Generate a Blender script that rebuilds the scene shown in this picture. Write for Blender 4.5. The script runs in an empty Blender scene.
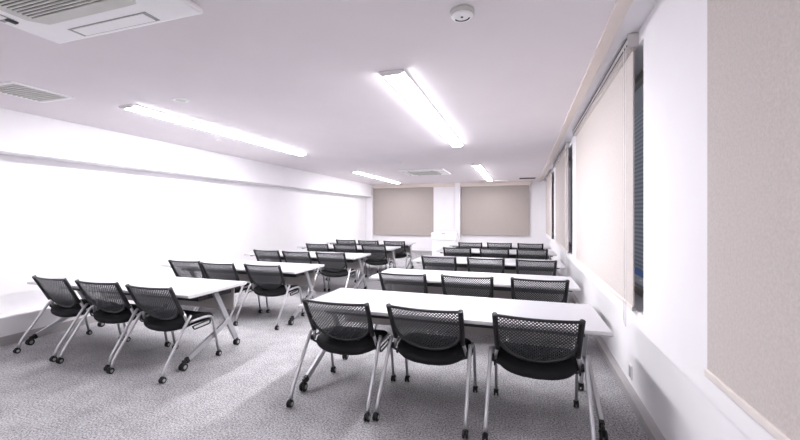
import bpy, bmesh, math, random
from mathutils import Vector, Matrix
from math import sin, cos, pi, radians
random.seed(5)
S = bpy.context.scene
COL = S.collection

# ------------------------------------------------------------------ camera, world, exposure
cd = bpy.data.cameras.new('camera')
cam = bpy.data.objects.new('camera', cd)
COL.objects.link(cam)
cam.location = (0, 0, 1.494)
cam.rotation_euler = (pi / 2, 0, math.atan(119 / 370))
cd.sensor_width = 36
cd.lens = 370 / 800 * 36
cd.shift_y = -5.5 / 800
cd.clip_start = 0.05
S.camera = cam
w = bpy.data.worlds.new('world')
S.world = w
w.use_nodes = True
w.node_tree.nodes['Background'].inputs[0].default_value = (.36, .37, .42, 1)
w.node_tree.nodes['Background'].inputs[1].default_value = 1.3
S.view_settings.view_transform = 'Standard'
S.view_settings.look = 'None'
S.view_settings.gamma = 1
S.view_settings.use_curve_mapping = False
S.view_settings.exposure = 0.0
S.cycles.use_denoising = True
S.cycles.max_bounces = 10
S.cycles.diffuse_bounces = 6
S.cycles.transparent_max_bounces = 16
S.cycles.sample_clamp_indirect = 8
LAMP = 76.0

# ------------------------------------------------------------------ materials
def mat(name, col, rough=.5, metal=0, noise=None, bump=None, spec=None, emit=None):
    m = bpy.data.materials.new(name)
    m.use_nodes = True
    nt = m.node_tree
    b = nt.nodes['Principled BSDF']
    b.inputs['Base Color'].default_value = (*col, 1)
    b.inputs['Roughness'].default_value = rough
    b.inputs['Metallic'].default_value = metal
    if spec is not None:
        b.inputs['Specular IOR Level'].default_value = spec
    if emit:
        b.inputs['Emission Color'].default_value = (*emit[0], 1)
        b.inputs['Emission Strength'].default_value = emit[1]
    if noise or bump:
        tc = nt.nodes.new('ShaderNodeTexCoord')
        nz = nt.nodes.new('ShaderNodeTexNoise')
        nt.links.new(tc.outputs['Object'], nz.inputs['Vector'])
        nz.inputs['Scale'].default_value = (noise or bump)[0]
        nz.inputs['Detail'].default_value = 3
        if noise:
            mr = nt.nodes.new('ShaderNodeMapRange')
            mr.inputs[1].default_value = .3
            mr.inputs[2].default_value = .7
            mr.inputs[3].default_value = 1 - noise[1]
            mr.inputs[4].default_value = 1 + noise[1]
            nt.links.new(nz.outputs[0], mr.inputs[0])
            hs = nt.nodes.new('ShaderNodeVectorMath')
            hs.operation = 'SCALE'
            hs.inputs[0].default_value = col
            nt.links.new(mr.outputs[0], hs.inputs['Scale'])
            nt.links.new(hs.outputs[0], b.inputs['Base Color'])
        if bump:
            bp = nt.nodes.new('ShaderNodeBump')
            bp.inputs['Strength'].default_value = bump[1]
            bp.inputs['Distance'].default_value = .004
            nt.links.new(nz.outputs[0], bp.inputs['Height'])
            nt.links.new(bp.outputs[0], b.inputs['Normal'])
    return m

def carpet_mat():
    m = mat('carpet', (.3, .3, .3), .95, spec=.1)
    nt = m.node_tree
    b = nt.nodes['Principled BSDF']
    tc = nt.nodes.new('ShaderNodeTexCoord')
    n1 = nt.nodes.new('ShaderNodeTexNoise')
    n1.inputs['Scale'].default_value = 80
    n1.inputs['Detail'].default_value = 5
    n1.inputs['Roughness'].default_value = .75
    n2 = nt.nodes.new('ShaderNodeTexNoise')
    n2.inputs['Scale'].default_value = 5
    n2.inputs['Detail'].default_value = 4
    ad = nt.nodes.new('ShaderNodeMath')
    ad.operation = 'MULTIPLY_ADD'
    ad.inputs[1].default_value = .12
    nt.links.new(tc.outputs['Object'], n1.inputs['Vector'])
    nt.links.new(tc.outputs['Object'], n2.inputs['Vector'])
    nt.links.new(n2.outputs[0], ad.inputs[0])
    nt.links.new(n1.outputs[0], ad.inputs[2])
    cr = nt.nodes.new('ShaderNodeValToRGB')
    e = cr.color_ramp.elements
    e[0].position = .42
    e[0].color = (.10, .097, .10, 1)
    e[1].position = .70
    e[1].color = (.64, .625, .645, 1)
    nt.links.new(ad.outputs[0], cr.inputs[0])
    nt.links.new(cr.outputs[0], b.inputs['Base Color'])
    bp = nt.nodes.new('ShaderNodeBump')
    bp.inputs['Strength'].default_value = .5
    bp.inputs['Distance'].default_value = .006
    nt.links.new(n1.outputs[0], bp.inputs['Height'])
    nt.links.new(bp.outputs[0], b.inputs['Normal'])
    return m

def fabric_mat(name, col):
    m = mat(name, col, .9, spec=.1)
    nt = m.node_tree
    b = nt.nodes['Principled BSDF']
    tc = nt.nodes.new('ShaderNodeTexCoord')
    mp = nt.nodes.new('ShaderNodeMapping')
    mp.inputs['Scale'].default_value = (1, 1, 1)
    nz = nt.nodes.new('ShaderNodeTexNoise')
    nz.inputs['Scale'].default_value = 95
    nz.inputs['Detail'].default_value = 4
    nz.inputs['Roughness'].default_value = .7
    mr = nt.nodes.new('ShaderNodeMapRange')
    mr.inputs[1].default_value = .3
    mr.inputs[2].default_value = .7
    mr.inputs[3].default_value = .90
    mr.inputs[4].default_value = 1.10
    hs = nt.nodes.new('ShaderNodeVectorMath')
    hs.operation = 'SCALE'
    hs.inputs[0].default_value = col
    nt.links.new(tc.outputs['Object'], mp.inputs[0])
    nt.links.new(mp.outputs[0], nz.inputs['Vector'])
    nt.links.new(nz.outputs[0], mr.inputs[0])
    nt.links.new(mr.outputs[0], hs.inputs['Scale'])
    nt.links.new(hs.outputs[0], b.inputs['Base Color'])
    return m

def facade_mat():
    m = mat('slatted_facade', (.1, .1, .1), .6)
    nt = m.node_tree
    b = nt.nodes['Principled BSDF']
    tc = nt.nodes.new('ShaderNodeTexCoord')
    wv = nt.nodes.new('ShaderNodeTexWave')
    wv.bands_direction = 'Z'
    wv.inputs['Scale'].default_value = 2.2
    wv.inputs['Distortion'].default_value = .3
    cr = nt.nodes.new('ShaderNodeValToRGB')
    cr.color_ramp.elements[0].color = (.16, .165, .19, 1)
    cr.color_ramp.elements[1].color = (.42, .42, .45, 1)
    nt.links.new(tc.outputs['Object'], wv.inputs['Vector'])
    nt.links.new(wv.outputs[0], cr.inputs[0])
    nt.links.new(cr.outputs[0], b.inputs['Base Color'])
    return m

WHITE = (.86, .845, .865)
M = dict(
    wall=mat('wall_paint', WHITE, .7, noise=(3, .012), bump=(180, .05), spec=.2),
    ceil=mat('ceiling_paint', (.80, .757, .778), .85, noise=(2.2, .012), bump=(120, .08), spec=.1),
    trim=mat('beige_trim', (.74, .66, .61), .5, noise=(6, .02)),
    sash=mat('window_frame_metal', (.42, .38, .35), .4, metal=.3, noise=(20, .03)),
    base=mat('baseboard_vinyl', (.40, .385, .385), .5, noise=(10, .03)),
    carpet=carpet_mat(),
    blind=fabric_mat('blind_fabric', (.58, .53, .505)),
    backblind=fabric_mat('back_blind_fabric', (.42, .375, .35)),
    rail=mat('blind_rail', (.80, .74, .70), .4, noise=(20, .02)),
    headrail=mat('headrail_metal', (.66, .64, .63), .4, noise=(20, .02)),
    top=mat('white_laminate', (.50, .50, .535), .34, noise=(4, .01), spec=.5),
    edge=mat('grey_edge_band', (.72, .71, .72), .45, noise=(15, .02)),
    silver=mat('silver_paint', (.50, .50, .52), .36, metal=.6, noise=(25, .03)),
    chrome=mat('chrome_tube', (.55, .55, .57), .34, metal=.75, noise=(25, .02)),
    black=mat('black_plastic', (.007, .007, .008), .5, noise=(40, .1)),
    rim=mat('dark_frame_plastic', (.012, .012, .014), .42, noise=(40, .08)),
    bow=mat('grey_bow_plastic', (.03, .03, .033), .35, noise=(40, .08)),
    mesh=mat('grey_perforated_plastic', (.05, .053, .057), .33, noise=(60, .08)),
    seat=mat('black_upholstery', (.012, .012, .014), .8, noise=(220, .25), bump=(350, .3), spec=.25),
    panel=mat('grey_panel', (.46, .43, .42), .6, noise=(8, .02)),
    steel=mat('black_steel', (.03, .03, .033), .5, noise=(20, .1)),
    plastic=mat('white_plastic', (.93, .925, .93), .4, noise=(10, .01)),
    grille=mat('grey_grille', (.66, .66, .62), .6, noise=(10, .03)),
    dark=mat('dark_recess', (.04, .04, .042), .7, noise=(10, .1)),
    grey=mat('grey_detail', (.33, .33, .34), .5, noise=(10, .03)),
    lamp=mat('tube_light_diffuser', (.9, .9, .9), .5, emit=((.97, .96, 1.0), LAMP), noise=(5, .005)),
    rearfill=mat('added_rear_fill_diffuser', (.9, .9, .9), .5, emit=((.97, .96, 1.0), LAMP * .32), noise=(5, .005)),  # dimmer glow for the unseen lights added behind the camera
    farlamp=mat('far_tube_light_diffuser', (.9, .9, .9), .5, emit=((.97, .96, 1.0), LAMP * .62), noise=(5, .005)),
    endcap=mat('light_end_plate', (.86, .84, .85), .5, noise=(10, .02)),
    facade=facade_mat(),
    brown=mat('brown_cladding', (.20, .12, .08), .7, noise=(6, .2)),
    blue=mat('blue_awning', (.10, .22, .55), .6, noise=(8, .1)),
)
def glass():
    m = mat('window_glass', (.9, .95, .95), .02, noise=(2, .01))
    b = m.node_tree.nodes['Principled BSDF']
    b.inputs['Transmission Weight'].default_value = 1
    b.inputs['IOR'].default_value = 1.1
    return m
M['glass'] = glass()

# ------------------------------------------------------------------ mesh helpers
class MB:
    def __init__(self):
        self.bm = bmesh.new()
        self.mi = 0
    def _tag(self, faces):
        for f in faces:
            f.material_index = self.mi
    def box(self, x0, x1, y0, y1, z0, z1, bev=0, seg=2, mtx=None):
        r = bmesh.ops.create_cube(self.bm, size=1)
        vs = r['verts']
        for v in vs:
            v.co = Vector(((x0 + x1) / 2 + v.co.x * (x1 - x0), (y0 + y1) / 2 + v.co.y * (y1 - y0), (z0 + z1) / 2 + v.co.z * (z1 - z0)))
        fs = {f for v in vs for f in v.link_faces}
        self._tag(fs)
        if bev:
            es = {e for v in vs for e in v.link_edges}
            rr = bmesh.ops.bevel(self.bm, geom=list(es), offset=bev, segments=seg, affect='EDGES', profile=.5)
            self._tag(rr['faces'])
            vs = list({v for f in rr['faces'] for v in f.verts} | {v for v in vs if v.is_valid})
        if mtx:
            for v in vs:
                v.co = mtx @ v.co
        return self
    def bar(self, p, q, wx, wy, bev=.003, side=(1, 0, 0)):
        """rectangular bar from p to q, width wx along side, wy along the remaining axis"""
        p, q = Vector(p), Vector(q)
        z = (q - p)
        L = z.length
        z.normalize()
        x = Vector(side)
        x = (x - z * x.dot(z)).normalized()
        y = z.cross(x)
        mt = Matrix.Translation((p + q) / 2) @ Matrix((x, y, z)).transposed().to_4x4()
        return self.box(-wx / 2, wx / 2, -wy / 2, wy / 2, -L / 2, L / 2, bev, 2, mt)
    def tube(self, pts, r, n=10, cap=True, flat=None):
        pts = [Vector(p) for p in pts]
        rings = []
        prev = None
        for i, p in enumerate(pts):
            if i == 0:
                t = pts[1] - p
            elif i == len(pts) - 1:
                t = p - pts[i - 1]
            else:
                t = (pts[i + 1] - p).normalized() + (p - pts[i - 1]).normalized()
            t.normalize()
            if prev is None:
                u = t.cross(Vector((0, 0, 1)))
                if u.length < .1:
                    u = t.cross(Vector((1, 0, 0)))
            else:
                u = prev - t * prev.dot(t)
            u.normalize()
            prev = u
            v = t.cross(u)
            rr = r[i] if isinstance(r, (list, tuple)) else r
            a, b = (rr, rr) if flat is None else (rr, rr * flat)
            rings.append([self.bm.verts.new(p + u * (a * cos(2 * pi * k / n)) + v * (b * sin(2 * pi * k / n))) for k in range(n)])
        fs = []
        for A, B in zip(rings, rings[1:]):
            for k in range(n):
                fs.append(self.bm.faces.new((A[k], A[(k + 1) % n], B[(k + 1) % n], B[k])))
        for f in fs:
            f.smooth = True
        if cap:
            fs.append(self.bm.faces.new(rings[0][::-1]))
            fs.append(self.bm.faces.new(rings[-1]))
        self._tag(fs)
        return self
    def lathe(self, prof, c, axis='z', n=20):
        """prof = [(r, h)...] about axis through c"""
        c = Vector(c)
        rings = []
        for r, h in prof:
            ring = []
            for k in range(n):
                a = 2 * pi * k / n
                if axis == 'z':
                    d = Vector((r * cos(a), r * sin(a), h))
                elif axis == 'x':
                    d = Vector((h, r * cos(a), r * sin(a)))
                else:
                    d = Vector((r * sin(a), h, r * cos(a)))
                ring.append(self.bm.verts.new(c + d))
            rings.append(ring)
        fs = []
        for A, B in zip(rings, rings[1:]):
            for k in range(n):
                f = self.bm.faces.new((A[k], A[(k + 1) % n], B[(k + 1) % n], B[k]))
                f.smooth = True
                fs.append(f)
        fs.append(self.bm.faces.new(rings[0][::-1]))
        fs.append(self.bm.faces.new(rings[-1]))
        self._tag(fs)
        return self
    def prism(self, poly, y0, y1, axis='y'):
        """poly of (x,z) extruded along y (or (y,z) along x)"""
        def P(a, b, t):
            return (a, t, b) if axis == 'y' else (t, a, b)
        A = [self.bm.verts.new(P(a, b, y0)) for a, b in poly]
        B = [self.bm.verts.new(P(a, b, y1)) for a, b in poly]
        n = len(poly)
        fs = [self.bm.faces.new(A), self.bm.faces.new(B[::-1])]
        for k in range(n):
            fs.append(self.bm.faces.new((A[k], B[k], B[(k + 1) % n], A[(k + 1) % n])))
        self._tag(fs)
        return self
    def build(self, name, mats, parent=None, rot=0, loc=None):
        if rot:
            bmesh.ops.rotate(self.bm, verts=self.bm.verts, cent=(0, 0, 0), matrix=Matrix.Rotation(rot, 3, 'Z'))
        bmesh.ops.recalc_face_normals(self.bm, faces=self.bm.faces)
        me = bpy.data.meshes.new(name)
        self.bm.to_mesh(me)
        self.bm.free()
        for m in (mats if isinstance(mats, (list, tuple)) else [mats]):
            me.materials.append(m)
        o = bpy.data.objects.new(name, me)
        COL.objects.link(o)
        if parent:
            o.parent = parent
        if loc:
            o.location = loc
        return o

def tag(o, label, cat, group=None):
    o['label'] = label
    o['category'] = cat
    if group:
        o['group'] = group
    return o
def thing(name, label, cat, loc=(0, 0, 0), rz=0, group=None):
    o = bpy.data.objects.new(name, None)
    COL.objects.link(o)
    o.location = loc
    o.rotation_euler = (0, 0, rz)
    o.empty_display_size = .1
    return tag(o, label, cat, group)
KIDS = {}
def dup(root, loc, rz, label):
    """copy of a thing with copies of its parts and sub-parts"""
    r = root.copy()
    COL.objects.link(r)
    r.location = loc
    r.rotation_euler = (0, 0, rz)
    r['label'] = label
    if root.name not in KIDS:
        KIDS[root.name] = [(c, list(c.children)) for c in root.children]
    for c, gs in KIDS[root.name]:
        cc = c.copy()
        COL.objects.link(cc)
        cc.parent = r
        for g in gs:
            gg = g.copy()
            COL.objects.link(gg)
            gg.parent = cc
    return r
def struct(name, mb, m, rot=0):
    o = mb.build(name, m, rot=rot)
    o['kind'] = 'structure'
    return o
def bend(pts, r=.04, n=5):
    """round the corners of a polyline"""
    pts = [Vector(p) for p in pts]
    out = [pts[0]]
    for a, b, c in zip(pts, pts[1:], pts[2:]):
        d1 = (a - b)
        d2 = (c - b)
        rr = min(r, d1.length * .45, d2.length * .45)
        p = b + d1.normalized() * rr
        q = b + d2.normalized() * rr
        for k in range(n + 1):
            t = k / n
            out.append(p * (1 - t) ** 2 + b * 2 * t * (1 - t) + q * t * t)
    out.append(pts[-1])
    return out

# ------------------------------------------------------------------ room shell
RR = -.013      # the window wall runs slightly off square with the desks
RL = .011
CZ = 2.68
YB = 14.0
YF = -3.6
struct('floor', MB().box(-6.4, 1.4, YF - .3, YB + .4, -.12, 0), M['carpet'])
# ceiling stops at the curtain recess beside the windows
mb = MB()
poly = [(-6.4, YF - .3), (.485 + .0145 * (YF - .3), YF - .3), (.485 + .0145 * 14.3, 14.3), (-6.4, 14.3)]
A = [mb.bm.verts.new((x, y, CZ)) for x, y in poly]
B = [mb.bm.verts.new((x, y, CZ + .14)) for x, y in poly]
mb.bm.faces.new(A); mb.bm.faces.new(B[::-1])
for k in range(4):
    mb.bm.faces.new((A[k], B[k], B[(k + 1) % 4], A[(k + 1) % 4]))
struct('ceiling', mb, M['ceil'])
struct('trim_1', MB().box(.485, .565, YF, 13.97, 2.66, 2.72, .004), M['trim'], RR)
struct('trim_7', MB().box(.50, 1.3, YF - .2, 14.2, 2.712, 2.86), M['wall'], RR)
# window wall: projecting sill band over a set-back dado, piers, lintel
mb = MB()
Y0, Y1 = YF - .2, 14.3
mb.box(.845, 1.15, Y0, Y1, -.02, .735)
mb.box(.72, 1.15, Y0, Y1, .735, .845)
OPEN = [(2.73, 5.95), (6.40, 9.65), (10.2, 13.6)]
edges = [Y0] + [v for o in OPEN for v in o] + [Y1]
for a, b in zip(edges[::2], edges[1::2]):
    mb.box(.72, 1.15, a, b, .845, 2.62)
mb.box(.72, 1.15, Y0, Y1, 2.62, 2.84)
struct('wall_right', mb, M['wall'], RR)
struct('baseboard_right', MB().box(.785, .848, YF, 13.8, 0, .075, .003), M['base'], RR)
for i, (a, b) in enumerate(OPEN):
    mb = MB()
    x0, x1 = .87, .93
    mb.box(x0, x1, a, a + .05, .845, 2.62).box(x0, x1, b - .05, b, .845, 2.62)
    mb.box(x0, x1, a, b, .845, .90).box(x0, x1, a, b, 2.57, 2.62)
    mb.box(x0 + .005, x1 - .005, (a + b) / 2 - .03, (a + b) / 2 + .03, .85, 2.6)
    o = struct('window_%d' % (i + 1), mb, M['sash'], RR)
    g = MB().box(.898, .904, a + .05, b - .05, .9, 2.57).build('window_pane', M['glass'], o, RR)
# left wall: beam above, set-back wall, low ledge
struct('wall_left', MB().prism([(-5.56, -.02), (-5.56, .315), (-5.72, .315), (-5.72, 2.2), (-5.458, 2.2), (-5.458, 2.72), (-6.5, 2.72), (-6.5, -.02)], YF - .2, 13.8), M['wall'], RL)
struct('trim_2', MB().box(-6.4, -5.615, 13.8, 14.2, -.02, 2.72), M['wall'])
struct('baseboard_left', MB().box(-5.562, -5.548, YF, 13.8, 0, .105, .003), M['base'], RL)
mb = MB().box(-6.6, 1.3, YB, YB + .25, -.02, 2.84)
struct('wall_back', mb, M['wall'])
struct('wall_front', MB().box(-6.6, 1.3, YF - .25, YF, -.02, 2.84), M['wall'])
struct('trim_3', MB().box(-3.12, -2.28, 13.90, 14.01, 0, 2.56, .004), M['wall'])
struct('trim_4', MB().box(-2.28, -2.09, 13.80, 14.01, 0, 2.70, .004), M['wall'])
struct('trim_5', MB().box(-5.62, -2.28, 13.84, 14.01, 2.545, 2.70, .004), M['trim'])
struct('trim_6', MB().box(-2.09, .40, 13.84, 14.01, 2.535, 2.70, .004), M['trim'])
struct('baseboard_back', MB().box(-5.62, .95, 13.985, 14.005, 0, .085, .003), M['base'])

# night-time neighbour across the street, seen through the gaps beside the blinds
nb = thing('neighbouring_building', 'grey slatted building across the street, glimpsed in the dark gaps beside the window blinds', 'building', (0, 0, 0))
MB().box(4.0, 4.4, 2, 60, -.5, 8).build('slatted_wall', M['facade'], nb)
MB().box(3.9, 4.4, 2, 60, -3, -.62, .02).build('brown_base', M['brown'], nb)
MB().prism([(3.4, -.60), (4.0, -.56), (4.0, -.42), (3.4, -.52)], 2, 60).build('blue_awning', M['blue'], nb)

# ------------------------------------------------------------------ roller blinds
def blind(label, y0, y1, x=.70, zb=.87, zt=2.635, rot=RR, cord=True):
    t = thing('roller_blind', label, 'blind', (0, 0, 0), 0, 'fabric roller blinds')
    MB().box(x - .004, x + .004, y0, y1, zb, zt + .02).build('fabric', M['blind'], t, rot)
    h = MB().box(x - .035, x + .035, y0 - .03, y1 + .03, zt + .005, zt + .065, .006).build('headrail', M['headrail'], t, rot)
    for yy in (y0 - .033, y1 + .027):
        MB().box(x - .045, x + .042, yy, yy + .006, zt - .02, zt + .07, .002).build('end_bracket', M['headrail'], h, rot)
    for z0 in (zt + .006, zt + .052):
        MB().box(x - .0365, x - .0345, y0 - .02, y1 + .02, z0, z0 + .011).build('groove', M['dark'], h, rot)
    MB().tube([(x, y0 + .01, zt - .01), (x, y1 - .01, zt - .01)], .024, 12).build('roller_tube', M['blind'], t, rot)
    r = MB().box(x - .012, x + .010, y0 - .008, y1 + .008, zb - .026, zb + .004, .004).build('bottom_rail', M['rail'], t, rot)
    MB().box(x - .0125, x + .0105, y0 - .0135, y0 - .0075, zb - .027, zb + .005, .002).build('rail_end_cap', M['grey'], r, rot)
    if cord:
        mb = MB()
        for yy in (y0 + .03, y0 + .085):
            mb.tube([(x - .04, yy, zt + .01), (x - .04, yy, zb - .12)], .0022, 6)
        mb.tube([(x - .04, y0 + .03 + .0275 * (1 - cos(a)), zb - .12 - .03 * sin(a)) for a in [k * pi / 8 for k in range(9)]], .0022, 6)
        mb.build('pull_cord', M['plastic'], t, rot)
    return t
blind('taupe roller blind filling the right edge of the photo, nearest of the window-wall blinds', -1.3, 1.80, cord=False)
blind('tall pale roller blind behind the nearest right-hand desk, with dark glass showing beside it', 2.87, 5.78)
blind('second narrow-looking blind along the window wall, past the first white pier', 6.80, 9.45)
blind('farthest blind of the window wall, next to the back corner', 10.7, 13.5)
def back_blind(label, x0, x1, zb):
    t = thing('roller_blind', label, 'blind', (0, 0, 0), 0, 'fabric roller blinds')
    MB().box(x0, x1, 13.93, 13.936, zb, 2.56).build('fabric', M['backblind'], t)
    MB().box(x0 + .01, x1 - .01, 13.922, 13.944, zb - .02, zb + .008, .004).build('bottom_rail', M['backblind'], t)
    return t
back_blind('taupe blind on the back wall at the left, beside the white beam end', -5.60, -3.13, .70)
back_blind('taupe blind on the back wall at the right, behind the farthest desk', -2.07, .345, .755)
# short dark wall side guide beside the right back blind
tag(MB().box(-2.2, -2.12, 13.775, 13.80, 1.02, 1.20, .006).build('wall_controller', M['plastic']), 'small white controller box on the narrow column beside the right back blind', 'controller')

# ------------------------------------------------------------------ chairs
def caster(c, axis='x', r=.028, w=.013, gap=.006):
    """twin-wheel caster; material 0 black, 1 silver hub"""
    mb = MB()
    x, y, z = c
    for s in (-1, 1):
        h0 = s * gap
        h1 = s * (gap + w)
        mb.mi = 0
        mb.lathe([(r * .9, h0), (r, h0 + s * .003), (r, h1 - s * .004), (r * .84, h1)], (x, y, z), axis, 18)
        mb.mi = 1
        mb.lathe([(r * .50, h1), (r * .42, h1 + s * .003)], (x, y, z), axis, 14)
    mb.mi = 0
    mb.lathe([(r * .3, -gap - .002), (r * .3, gap + .002)], (x, y, z), axis, 10)
    mb.box(x - .010, x + .010, y - .016, y + .016, z, z + r * 1.25, .004)
    return mb

def mesh_panel():
    """perforated D-shaped back: diamond lattice bowed rearwards"""
    mb = MB()
    bm = mb.bm
    hw, zt, zb = .258, .800, .468
    p = .0245          # diamond pitch
    t = .42            # strip share
    def inside(x, z):
        if abs(x) > hw or z > zt:
            return False
        zc = .640
        if z >= zc:
            return True
        return (x / (hw - .012)) ** 2 + ((zc - z) / (zc - zb)) ** 2 < 1
    ny = int((zt - zb) / p) + 3
    nx = int(2 * hw / p) + 3
    for j in range(-1, 2 * ny):
        for i in range(-1, nx):
            x = -hw + i * p + (p / 2 if j % 2 else 0)
            z = zt - j * p / 2
            c = [(x, z + p / 2), (x + p / 2, z), (x, z - p / 2), (x - p / 2, z)]
            if not inside(x, z):
                continue
            k = 1 - t
            o = [bm.verts.new((a, 0, b)) for a, b in c]
            n = [bm.verts.new((x + (a - x) * k, 0, z + (b - z) * k)) for a, b in c]
            for q in range(4):
                bm.faces.new((o[q], o[(q + 1) % 4], n[(q + 1) % 4], n[q]))
    bmesh.ops.remove_doubles(bm, verts=bm.verts, dist=.0005)
    r = bmesh.ops.extrude_face_region(bm, geom=list(bm.faces))
    for v in [g for g in r['geom'] if isinstance(g, bmesh.types.BMVert)]:
        v.co.y += .004
    for v in bm.verts:
        v.co.y += back_y(v.co.x, v.co.z)
    return mb
def back_y(x, z):
    s = (z - .50) / .31
    return -.10 - .155 * s - .038 * (1 - (x / .29) ** 2) * (0.35 + .65 * min(1, max(0, s)))

def make_chair(label):
    t = thing('nesting_chair', label, 'chair', (0, 0, 0), 0, 'black mesh-back chairs at the desks')
    # seat cushion
    mb = MB()
    bm = mb.bm
    n = 40
    rings = []
    for k, z in [(.0, .4), (.80, .392), (.93, .398), (.985, .412), (1.0, .430), (.985, .448), (.93, .461), (.80, .468), (.4, .470)]:
        if k == 0:
            continue
        ring = []
        for i in range(n):
            a = 2 * pi * i / n
            ca, sa = cos(a), sin(a)
            x = .285 * k * math.copysign(abs(ca) ** .55, ca)
            yy = math.copysign(abs(sa) ** .62, sa)
            y = .078 + .250 * k * yy
            zz = z - .022 * max(0, yy) ** 3 + .012 * (x / .285) ** 2
            if y < -.02:
                zz -= .036 * (1 - (x / .285) ** 2)
            ring.append(bm.verts.new((x, y, zz)))
        rings.append(ring)
    for Aa, Bb in zip(rings, rings[1:]):
        for i in range(n):
            bm.faces.new((Aa[i], Aa[(i + 1) % n], Bb[(i + 1) % n], Bb[i])).smooth = True
    bm.faces.new(rings[0][::-1])
    bm.faces.new(rings[-1]).smooth = True
    mb.build('seat', M['seat'], t)
    # back frame: top rail, side rails, lower bow
    mb = MB()
    xs = [-.274 + .548 * k / 14 for k in range(15)]
    top = [(x, back_y(x, .808), .808 - .004 * (1 - (x / .271) ** 2)) for x in xs]
    mb.tube(top, .011, 8, flat=1.0)
    for s in (-1, 1):
        side = [(s * (.272 - .010 * (1 - k / 8)), back_y(s * .285, .535 + .281 * k / 8) - .002, .535 + .281 * k / 8) for k in range(9)]
        mb.tube(side, [.019] * 9, 8)
    bf = mb.build('back_frame', M['rim'], t)
    mb = MB()
    arc = [(.254 * cos(a), back_y(.254 * cos(a), .640 + .174 * sin(a)) + .001, .640 + .174 * sin(a)) for a in [pi + pi * k / 22 for k in range(23)]]
    mb.tube(arc, .0125, 8)
    mb.build('lower_bow', M['bow'], bf)
    mesh_panel().build('mesh_panel', M['mesh'], t)
    for s in (-1, 1):
        # chrome upright joining back and pivot
        MB().tube([(s * .258, -.112, .56), (s * .272, -.095, .50), (s * .284, -.080, .445)], .0135, 10).build('upright', M['chrome'], t)
        MB().lathe([(.024, -.012), (.026, -.008), (.026, .008), (.024, .012)], (s * .296, -.082, .452), 'x', 16).build('pivot', M['black'], t)
        # rear leg
        mb = MB()
        mb.tube(bend([(s * .310, -.070, .520), (s * .314, -.105, .485), (s * .322, -.348, .125), (s * .323, -.366, .055)], .05), .014, 10)
        leg = mb.build('leg', M['chrome'], t)
        caster((s * .323, -.378, .028), 'x').build('caster', [M['black'], M['chrome']], leg)
        # front leg, running forward under the seat and bending down
        mb = MB()
        mb.tube(bend([(s * .302, -.082, .455), (s * .300, .06, .462), (s * .298, .205, .452), (s * .300, .284, .060)], .07), .0125, 10)
        leg = mb.build('leg', M['chrome'], t)
        caster((s * .300, .290, .028), 'x').build('caster', [M['black'], M['chrome']], leg)
        # flat loop bracket hanging below the seat edge
        loop = bend([(s * .290, -.03, .40), (s * .290, .19, .415), (s * .290, .185, .375), (s * .290, -.01, .365), (s * .290, -.03, .40)], .02, 3)
        MB().tube(loop, .007, 8).build('bracket', M['black'], t)
    MB().tube([(-.296, -.082, .43), (-.2, -.06, .385), (.2, -.06, .385), (.296, -.082, .43)], .010, 8).build('cross_bar', M['steel'], t)
    return t

# ------------------------------------------------------------------ tables
TW, TD = 2.385, .80
def make_table(label):
    t = thing('folding_table', label, 'table', (0, 0, 0), 0, 'white folding tables on casters')
    hw, hd = TW / 2, TD / 2
    tp = MB().box(-hw + .002, hw - .002, -hd + .002, hd - .002, .698, .72, .004).build('tabletop', M['top'], t)
    MB().prism([(-hd, .699), (-hd + .02, .688), (hd - .02, .688), (hd, .699), (hd, .7165), (-hd, .7165)], -hw, hw, 'x').build('edge_band', M['edge'], tp)
    MB().box(-hw + .12, hw - .12, -.03, .03, .625, .675, .005).build('beam', M['steel'], t)
    MB().box(-hw + .13, hw - .13, -.16, .30, .600, .640, .004).build('shelf', M['steel'], t)
    MB().box(-hw + .08, hw - .13, .335, .350, .39, .655, .003).build('modesty_panel', M['panel'], t)
    for s in (-1, 1):
        x = s * (hw - .090)
        MB().box(x - .022, x + .022, -.30, .30, .662, .689, .004).build('top_bracket', M['steel'], t)
        mb = MB()
        mb.bar((x, .015, .665), (x, .322, .085), .030, .058, .004)
        mb.bar((x + s * .031, .185, .335), (x + s * .031, -.345, .092), .028, .052, .004)
        mb.box(x - .02, x + .046 * s if s > 0 else x + .02, .155, .20, .30, .35, .004) if s > 0 else mb.box(x - .046, x + .02, .155, .20, .30, .35, .004)
        leg = mb.build('leg', M['silver'], t)
        mb = MB()
        mb.bar((x + s * .031, -.342, .0935), (x + s * .031, -.372, .0800), .031, .055, .004)
        mb.box(x + s * .031 - .010, x + s * .031 + .010, -.410, -.370, .040, .10, .004)
        mb.build('end_cap', M['black'], leg)
        caster((x + s * .031, -.402, .036), 'x', .036, .016, .008).build('caster', [M['black'], M['grey']], leg)
        caster((x, .335, .036), 'x', .036, .016, .008).build('caster', [M['black'], M['grey']], leg)
        # folding lever of the tip-up mechanism
        MB().tube([(x - s * .05, -.10, .655), (x - s * .05, .02, .64), (x - s * .05, .06, .60)], .010, 8).build('folding_lever', M['black'], t)
    return t

ROW = ['nearest', 'second', 'third', 'fourth', 'farthest']
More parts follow.
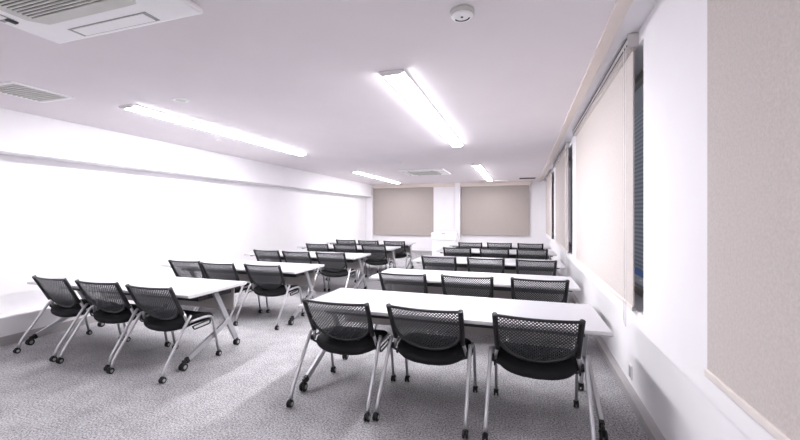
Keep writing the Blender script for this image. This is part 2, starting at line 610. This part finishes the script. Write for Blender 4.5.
#        front y , table centre x, chair centre xs, chair y
LEFT = [(2.735, -4.19, (-4.80, -4.07, -3.325), (2.89, 2.875, 2.85)),
        (4.31, -4.07, (-4.685, -4.02, -3.312), (4.455, 4.39, 4.44)),
        (6.02, -3.99, (-4.57, -3.89, -3.20), (6.165, 6.11, 6.13)),
        (7.75, -3.92, (-4.465, -3.755, -3.04), (7.83, 7.83, 7.81)),
        (9.15, -3.91, (-4.42, -3.74, -3.035), (9.24, 9.175, 9.20))]
RIGHT = [(2.735, -.605, (-1.37, -.655, .117), (2.85, 2.87, 2.86)),
         (4.25, -.58, (-1.28, -.555, .20), (4.31, 4.36, 4.39)),
         (6.00, -.535, (-1.23, -.50, .245), (6.11, 6.13, 6.10)),
         (7.74, -.49, (-1.21, -.465, .245), (7.82, 7.84, 7.84)),
         (9.25, -.48, (-1.13, -.445, .255), (9.30, 9.40, 9.42))]
SIDE = {'left': 'on the white-wall side', 'right': 'on the window side'}
first_t = first_c = None
for side, rows in (('left', LEFT), ('right', RIGHT)):
    for k, (fy, cx, cxs, cys) in enumerate(rows):
        lab = '%s white folding desk on casters %s of the aisle' % (ROW[k], SIDE[side])
        loc = (cx, fy + TD / 2, 0)
        if first_t is None:
            first_t = make_table(lab)
            first_t.location = loc
        else:
            dup(first_t, loc, 0, lab)
        pos = ('wall-end', 'middle', 'aisle-end') if side == 'left' else ('aisle-end', 'middle', 'window-end')
        for j in range(3):
            lab = 'black mesh-back chair, %s seat at the %s desk %s' % (pos[j], ROW[k], SIDE[side])
            loc = (cxs[j], cys[j], 0)
            rz = random.uniform(-.025, .025)
            if side == 'left' and k == 0:
                rz = (-.05, .03, .0)[j]
            if first_c is None:
                first_c = make_chair(lab)
                first_c.location = loc
                first_c.rotation_euler.z = rz
            else:
                dup(first_c, loc, rz, lab)

# ------------------------------------------------------------------ lectern
t = thing('lectern', 'white lectern cabinet standing against the back wall between the two blinds', 'lectern', (-2.46, 12.5, 0))
MB().box(-.41, .41, .03, .50, .02, .62, .006).build('body', M['plastic'], t)
MB().box(-.435, .435, 0, .53, .62, .87, .012).build('top_box', M['plastic'], t)
MB().box(-.06, .06, -.006, .004, .825, .85, .003).build('handle', M['grey'], t)
MB().box(-.39, .39, .05, .48, 0, .03, .004).build('plinth', M['grey'], t)

# ------------------------------------------------------------------ ceiling fittings
def tube_light(label, x, y0, y1, rz=0, lamp='lamp'):
    t = thing('ceiling_light', label, 'light', (x, (y0 + y1) / 2, CZ), rz, 'long white ceiling lights')
    L = (y1 - y0) / 2
    MB().prism([(-.105, 0.0), (.105, 0.0), (.105, -.010), (.088, -.012), (-.088, -.012), (-.105, -.010)], -L, L).build('housing', M['plastic'], t)
    n = 8
    prof = [(-.084, -.0125)] + [(-.084 * cos(pi * k / n), -.018 - .018 * sin(pi * k / n)) for k in range(n + 1)] + [(.084, -.0125)]
    MB().prism(prof, -L + .012, L - .012).build('diffuser', M[lamp], t)
    for s in (-1, 1):
        a, b = sorted((s * (L + .004), s * (L - .010)))
        MB().prism([(-.108, -.001), (.108, -.001), (.106, -.019), (.070, -.038), (-.070, -.038), (-.106, -.019)], a, b).build('end_plate', M['endcap'], t)
    return t
tube_light('bright ceiling tube light nearest the camera on the window side, at top centre', -1.0, 2.88, 6.28)
tube_light('bright ceiling tube light on the white-wall side, running above the left desks', -4.04, 2.90, 6.29)
tube_light('unseen ceiling tube light added over the window side behind the camera', -1.04, -3.25, .15, lamp='rearfill')  # this pair is out of view, added to brighten the near end
tube_light('unseen ceiling tube light added over the white-wall side behind the camera', -3.95, -3.25, .15, lamp='rearfill')
tube_light('short-looking far tube light over the window side, before the right back blind', -.96, 8.85, 13.1, lamp='farlamp')
tube_light('far tube light at left, ending near the left back blind', -4.30, 9.2, 13.1, lamp='farlamp')

def cassette(label, cx, cy, rz=0):
    t = thing('air_conditioner', label, 'air conditioner', (cx, cy, CZ), rz, 'ceiling cassette air conditioners')
    h = .62
    MB().box(-h, h, -h, h, -.035, .0, .012).build('face_panel', M['plastic'], t)
    def octa(a, c):
        return [(-a + c, -a), (a - c, -a), (a, -a + c), (a, a - c), (a - c, a), (-a + c, a), (-a, a - c), (-a, -a + c)]
    g = MB()
    A = [g.bm.verts.new((x, y, -.044)) for x, y in octa(.415, .07)]
    B = [g.bm.verts.new((x, y, -.0352)) for x, y in octa(.425, .07)]
    g.bm.faces.new(A); g.bm.faces.new(B[::-1])
    for k in range(8):
        g.bm.faces.new((A[k], B[k], B[(k + 1) % 8], A[(k + 1) % 8]))
    gr = g.build('intake_frame', M['grille'], t)
    MB().box(-.345, .345, -.345, .345, -.0455, -.0438).build('grille_recess', M['dark'], gr)
    g = MB()
    for k in range(32):
        y = -.335 + .67 * k / 31
        g.box(-.345, .345, y - .0065, y + .0035, -.052, -.0448)
    g.build('grille_slats', M['grille'], gr)
    for k in range(4):
        mt = Matrix.Rotation(k * pi / 2, 4, 'Z')
        s = MB().box(-.325, .325, .495, .590, -.0372, -.0345, 0, 2, mt).build('outlet_slot', M['grey'], t)
        MB().box(-.295, .295, .503, .583, -.0405, -.0365, .0015, 2, mt).build('louver_flap', M['plastic'], s)
    MB().box(-.535, -.505, .30, .35, -.046, -.034, .002).build('latch', M['dark'], t)
    return t
cassette('large ceiling air conditioner cut off by the top left corner of the photo', -2.345, 1.06)
cassette('small-looking far ceiling air conditioner between the two far lights', -2.48, 10.0)

def vent(label, x0, x1, y0, y1):
    t = thing('ceiling_vent', label, 'vent', ((x0 + x1) / 2, (y0 + y1) / 2, CZ), 0)
    a, b = (x1 - x0) / 2, (y1 - y0) / 2
    mb = MB()
    f = .03
    mb.box(-a, a, -b, -b + f, -.012, 0, .002).box(-a, a, b - f, b, -.012, 0, .002)
    mb.box(-a, -a + f, -b + f, b - f, -.012, 0, .002).box(a - f, a, -b + f, b - f, -.012, 0, .002)
    mb.build('frame', M['plastic'], t)
    MB().box(-a + .01, a - .01, -b + .01, b - .01, -.003, -.0005).build('backing', M['steel'], t)
    mb = MB()
    n = 11
    for k in range(n):
        y = -b + f + (2 * b - 2 * f) * (k + .5) / n
        mb.box(-a + f, a - f, y - .014, y + .007, -.0125, -.003)
    mb.build('slats', M['grille'], t)
    return t
vent('grey slatted ceiling vent near the left edge above the white wall', -4.78, -4.29, 2.07, 2.56)
t = thing('ceiling_speaker', 'round white flush fitting in the ceiling beside the left tube light', 'speaker', (-3.32, 2.94, CZ))
MB().lathe([(.078, 0), (.076, -.008), (.052, -.012), (.05, -.010)], (0, 0, 0)).build('ring', M['plastic'], t)
MB().lathe([(.049, -.0100), (.047, -.0125)], (0, 0, 0)).build('grille', M['grille'], t)
t = thing('smoke_detector', 'round smoke detector on the ceiling at top centre', 'smoke detector', (-.315, 2.165, CZ))
MB().lathe([(.070, 0), (.070, -.022), (.066, -.027)], (0, 0, 0), n=28).build('base', M['grille'], t)
MB().lathe([(.062, -.0272), (.064, -.030), (.058, -.036), (.045, -.040), (.02, -.041)], (0, 0, 0), n=28).build('cap', M['plastic'], t)
MB().tube([(.042 * cos(a), -.004 + .036 * sin(a), -.0405) for a in [pi * (.08 + .84 * k / 10) for k in range(11)]], .0045, 6).build('sensor_slot', M['dark'], t)
MB().lathe([(.008, -.0400), (.007, -.0435)], (.0, -.012, 0), n=12).build('indicator', M['dark'], t)
def puck(label, x, y, r=.035, name='sprinkler', cat='sprinkler'):
    t = thing(name, label, cat, (x, y, CZ))
    MB().lathe([(r, 0), (r * .95, -.008), (r * .5, -.012)], (0, 0, 0)).build('plate', M['plastic'], t)
    MB().lathe([(r * .35, -.0122), (r * .3, -.026)], (0, 0, 0)).build('nozzle', M['endcap'], t)
puck('small white sprinkler on the ceiling left of the nearest left tube light', -4.54, 4.70)
puck('little white sprinkler on the ceiling just before the far air conditioner', -2.56, 7.96, .05)
t = thing('slot_vent', 'dark slot vent in the ceiling at the back right corner', 'vent', (.26, 12.75, CZ))
MB().box(-.25, .25, -.14, .14, -.012, 0, .002).build('frame', M['steel'], t)
mb = MB()
for k in range(4):
    mb.box(-.23, .23, -.10 + .06 * k, -.07 + .06 * k, -.018, -.011)
mb.build('blades', M['dark'], t)
t = thing('access_panel', 'white rectangular ceiling panel in front of the right back blind', 'panel', (-.66, 13.4, CZ))
MB().box(-.30, .30, -.22, .22, -.02, 0, .004).build('panel', M['plastic'], t)
MB().box(-.24, .24, -.16, .16, -.026, -.019, .003).build('cover', M['plastic'], t)

# wall socket under the sill
t = thing('wall_socket', 'tall grey-edged wall socket under the window sill beside the nearest right desk', 'socket')
MB().box(.835, .846, 3.50, 3.58, .125, .245, .003).build('plate', M['endcap'], t, RR)
MB().box(.832, .8355, 3.515, 3.565, .14, .23, .001).build('outlet', M['grey'], t, RR)
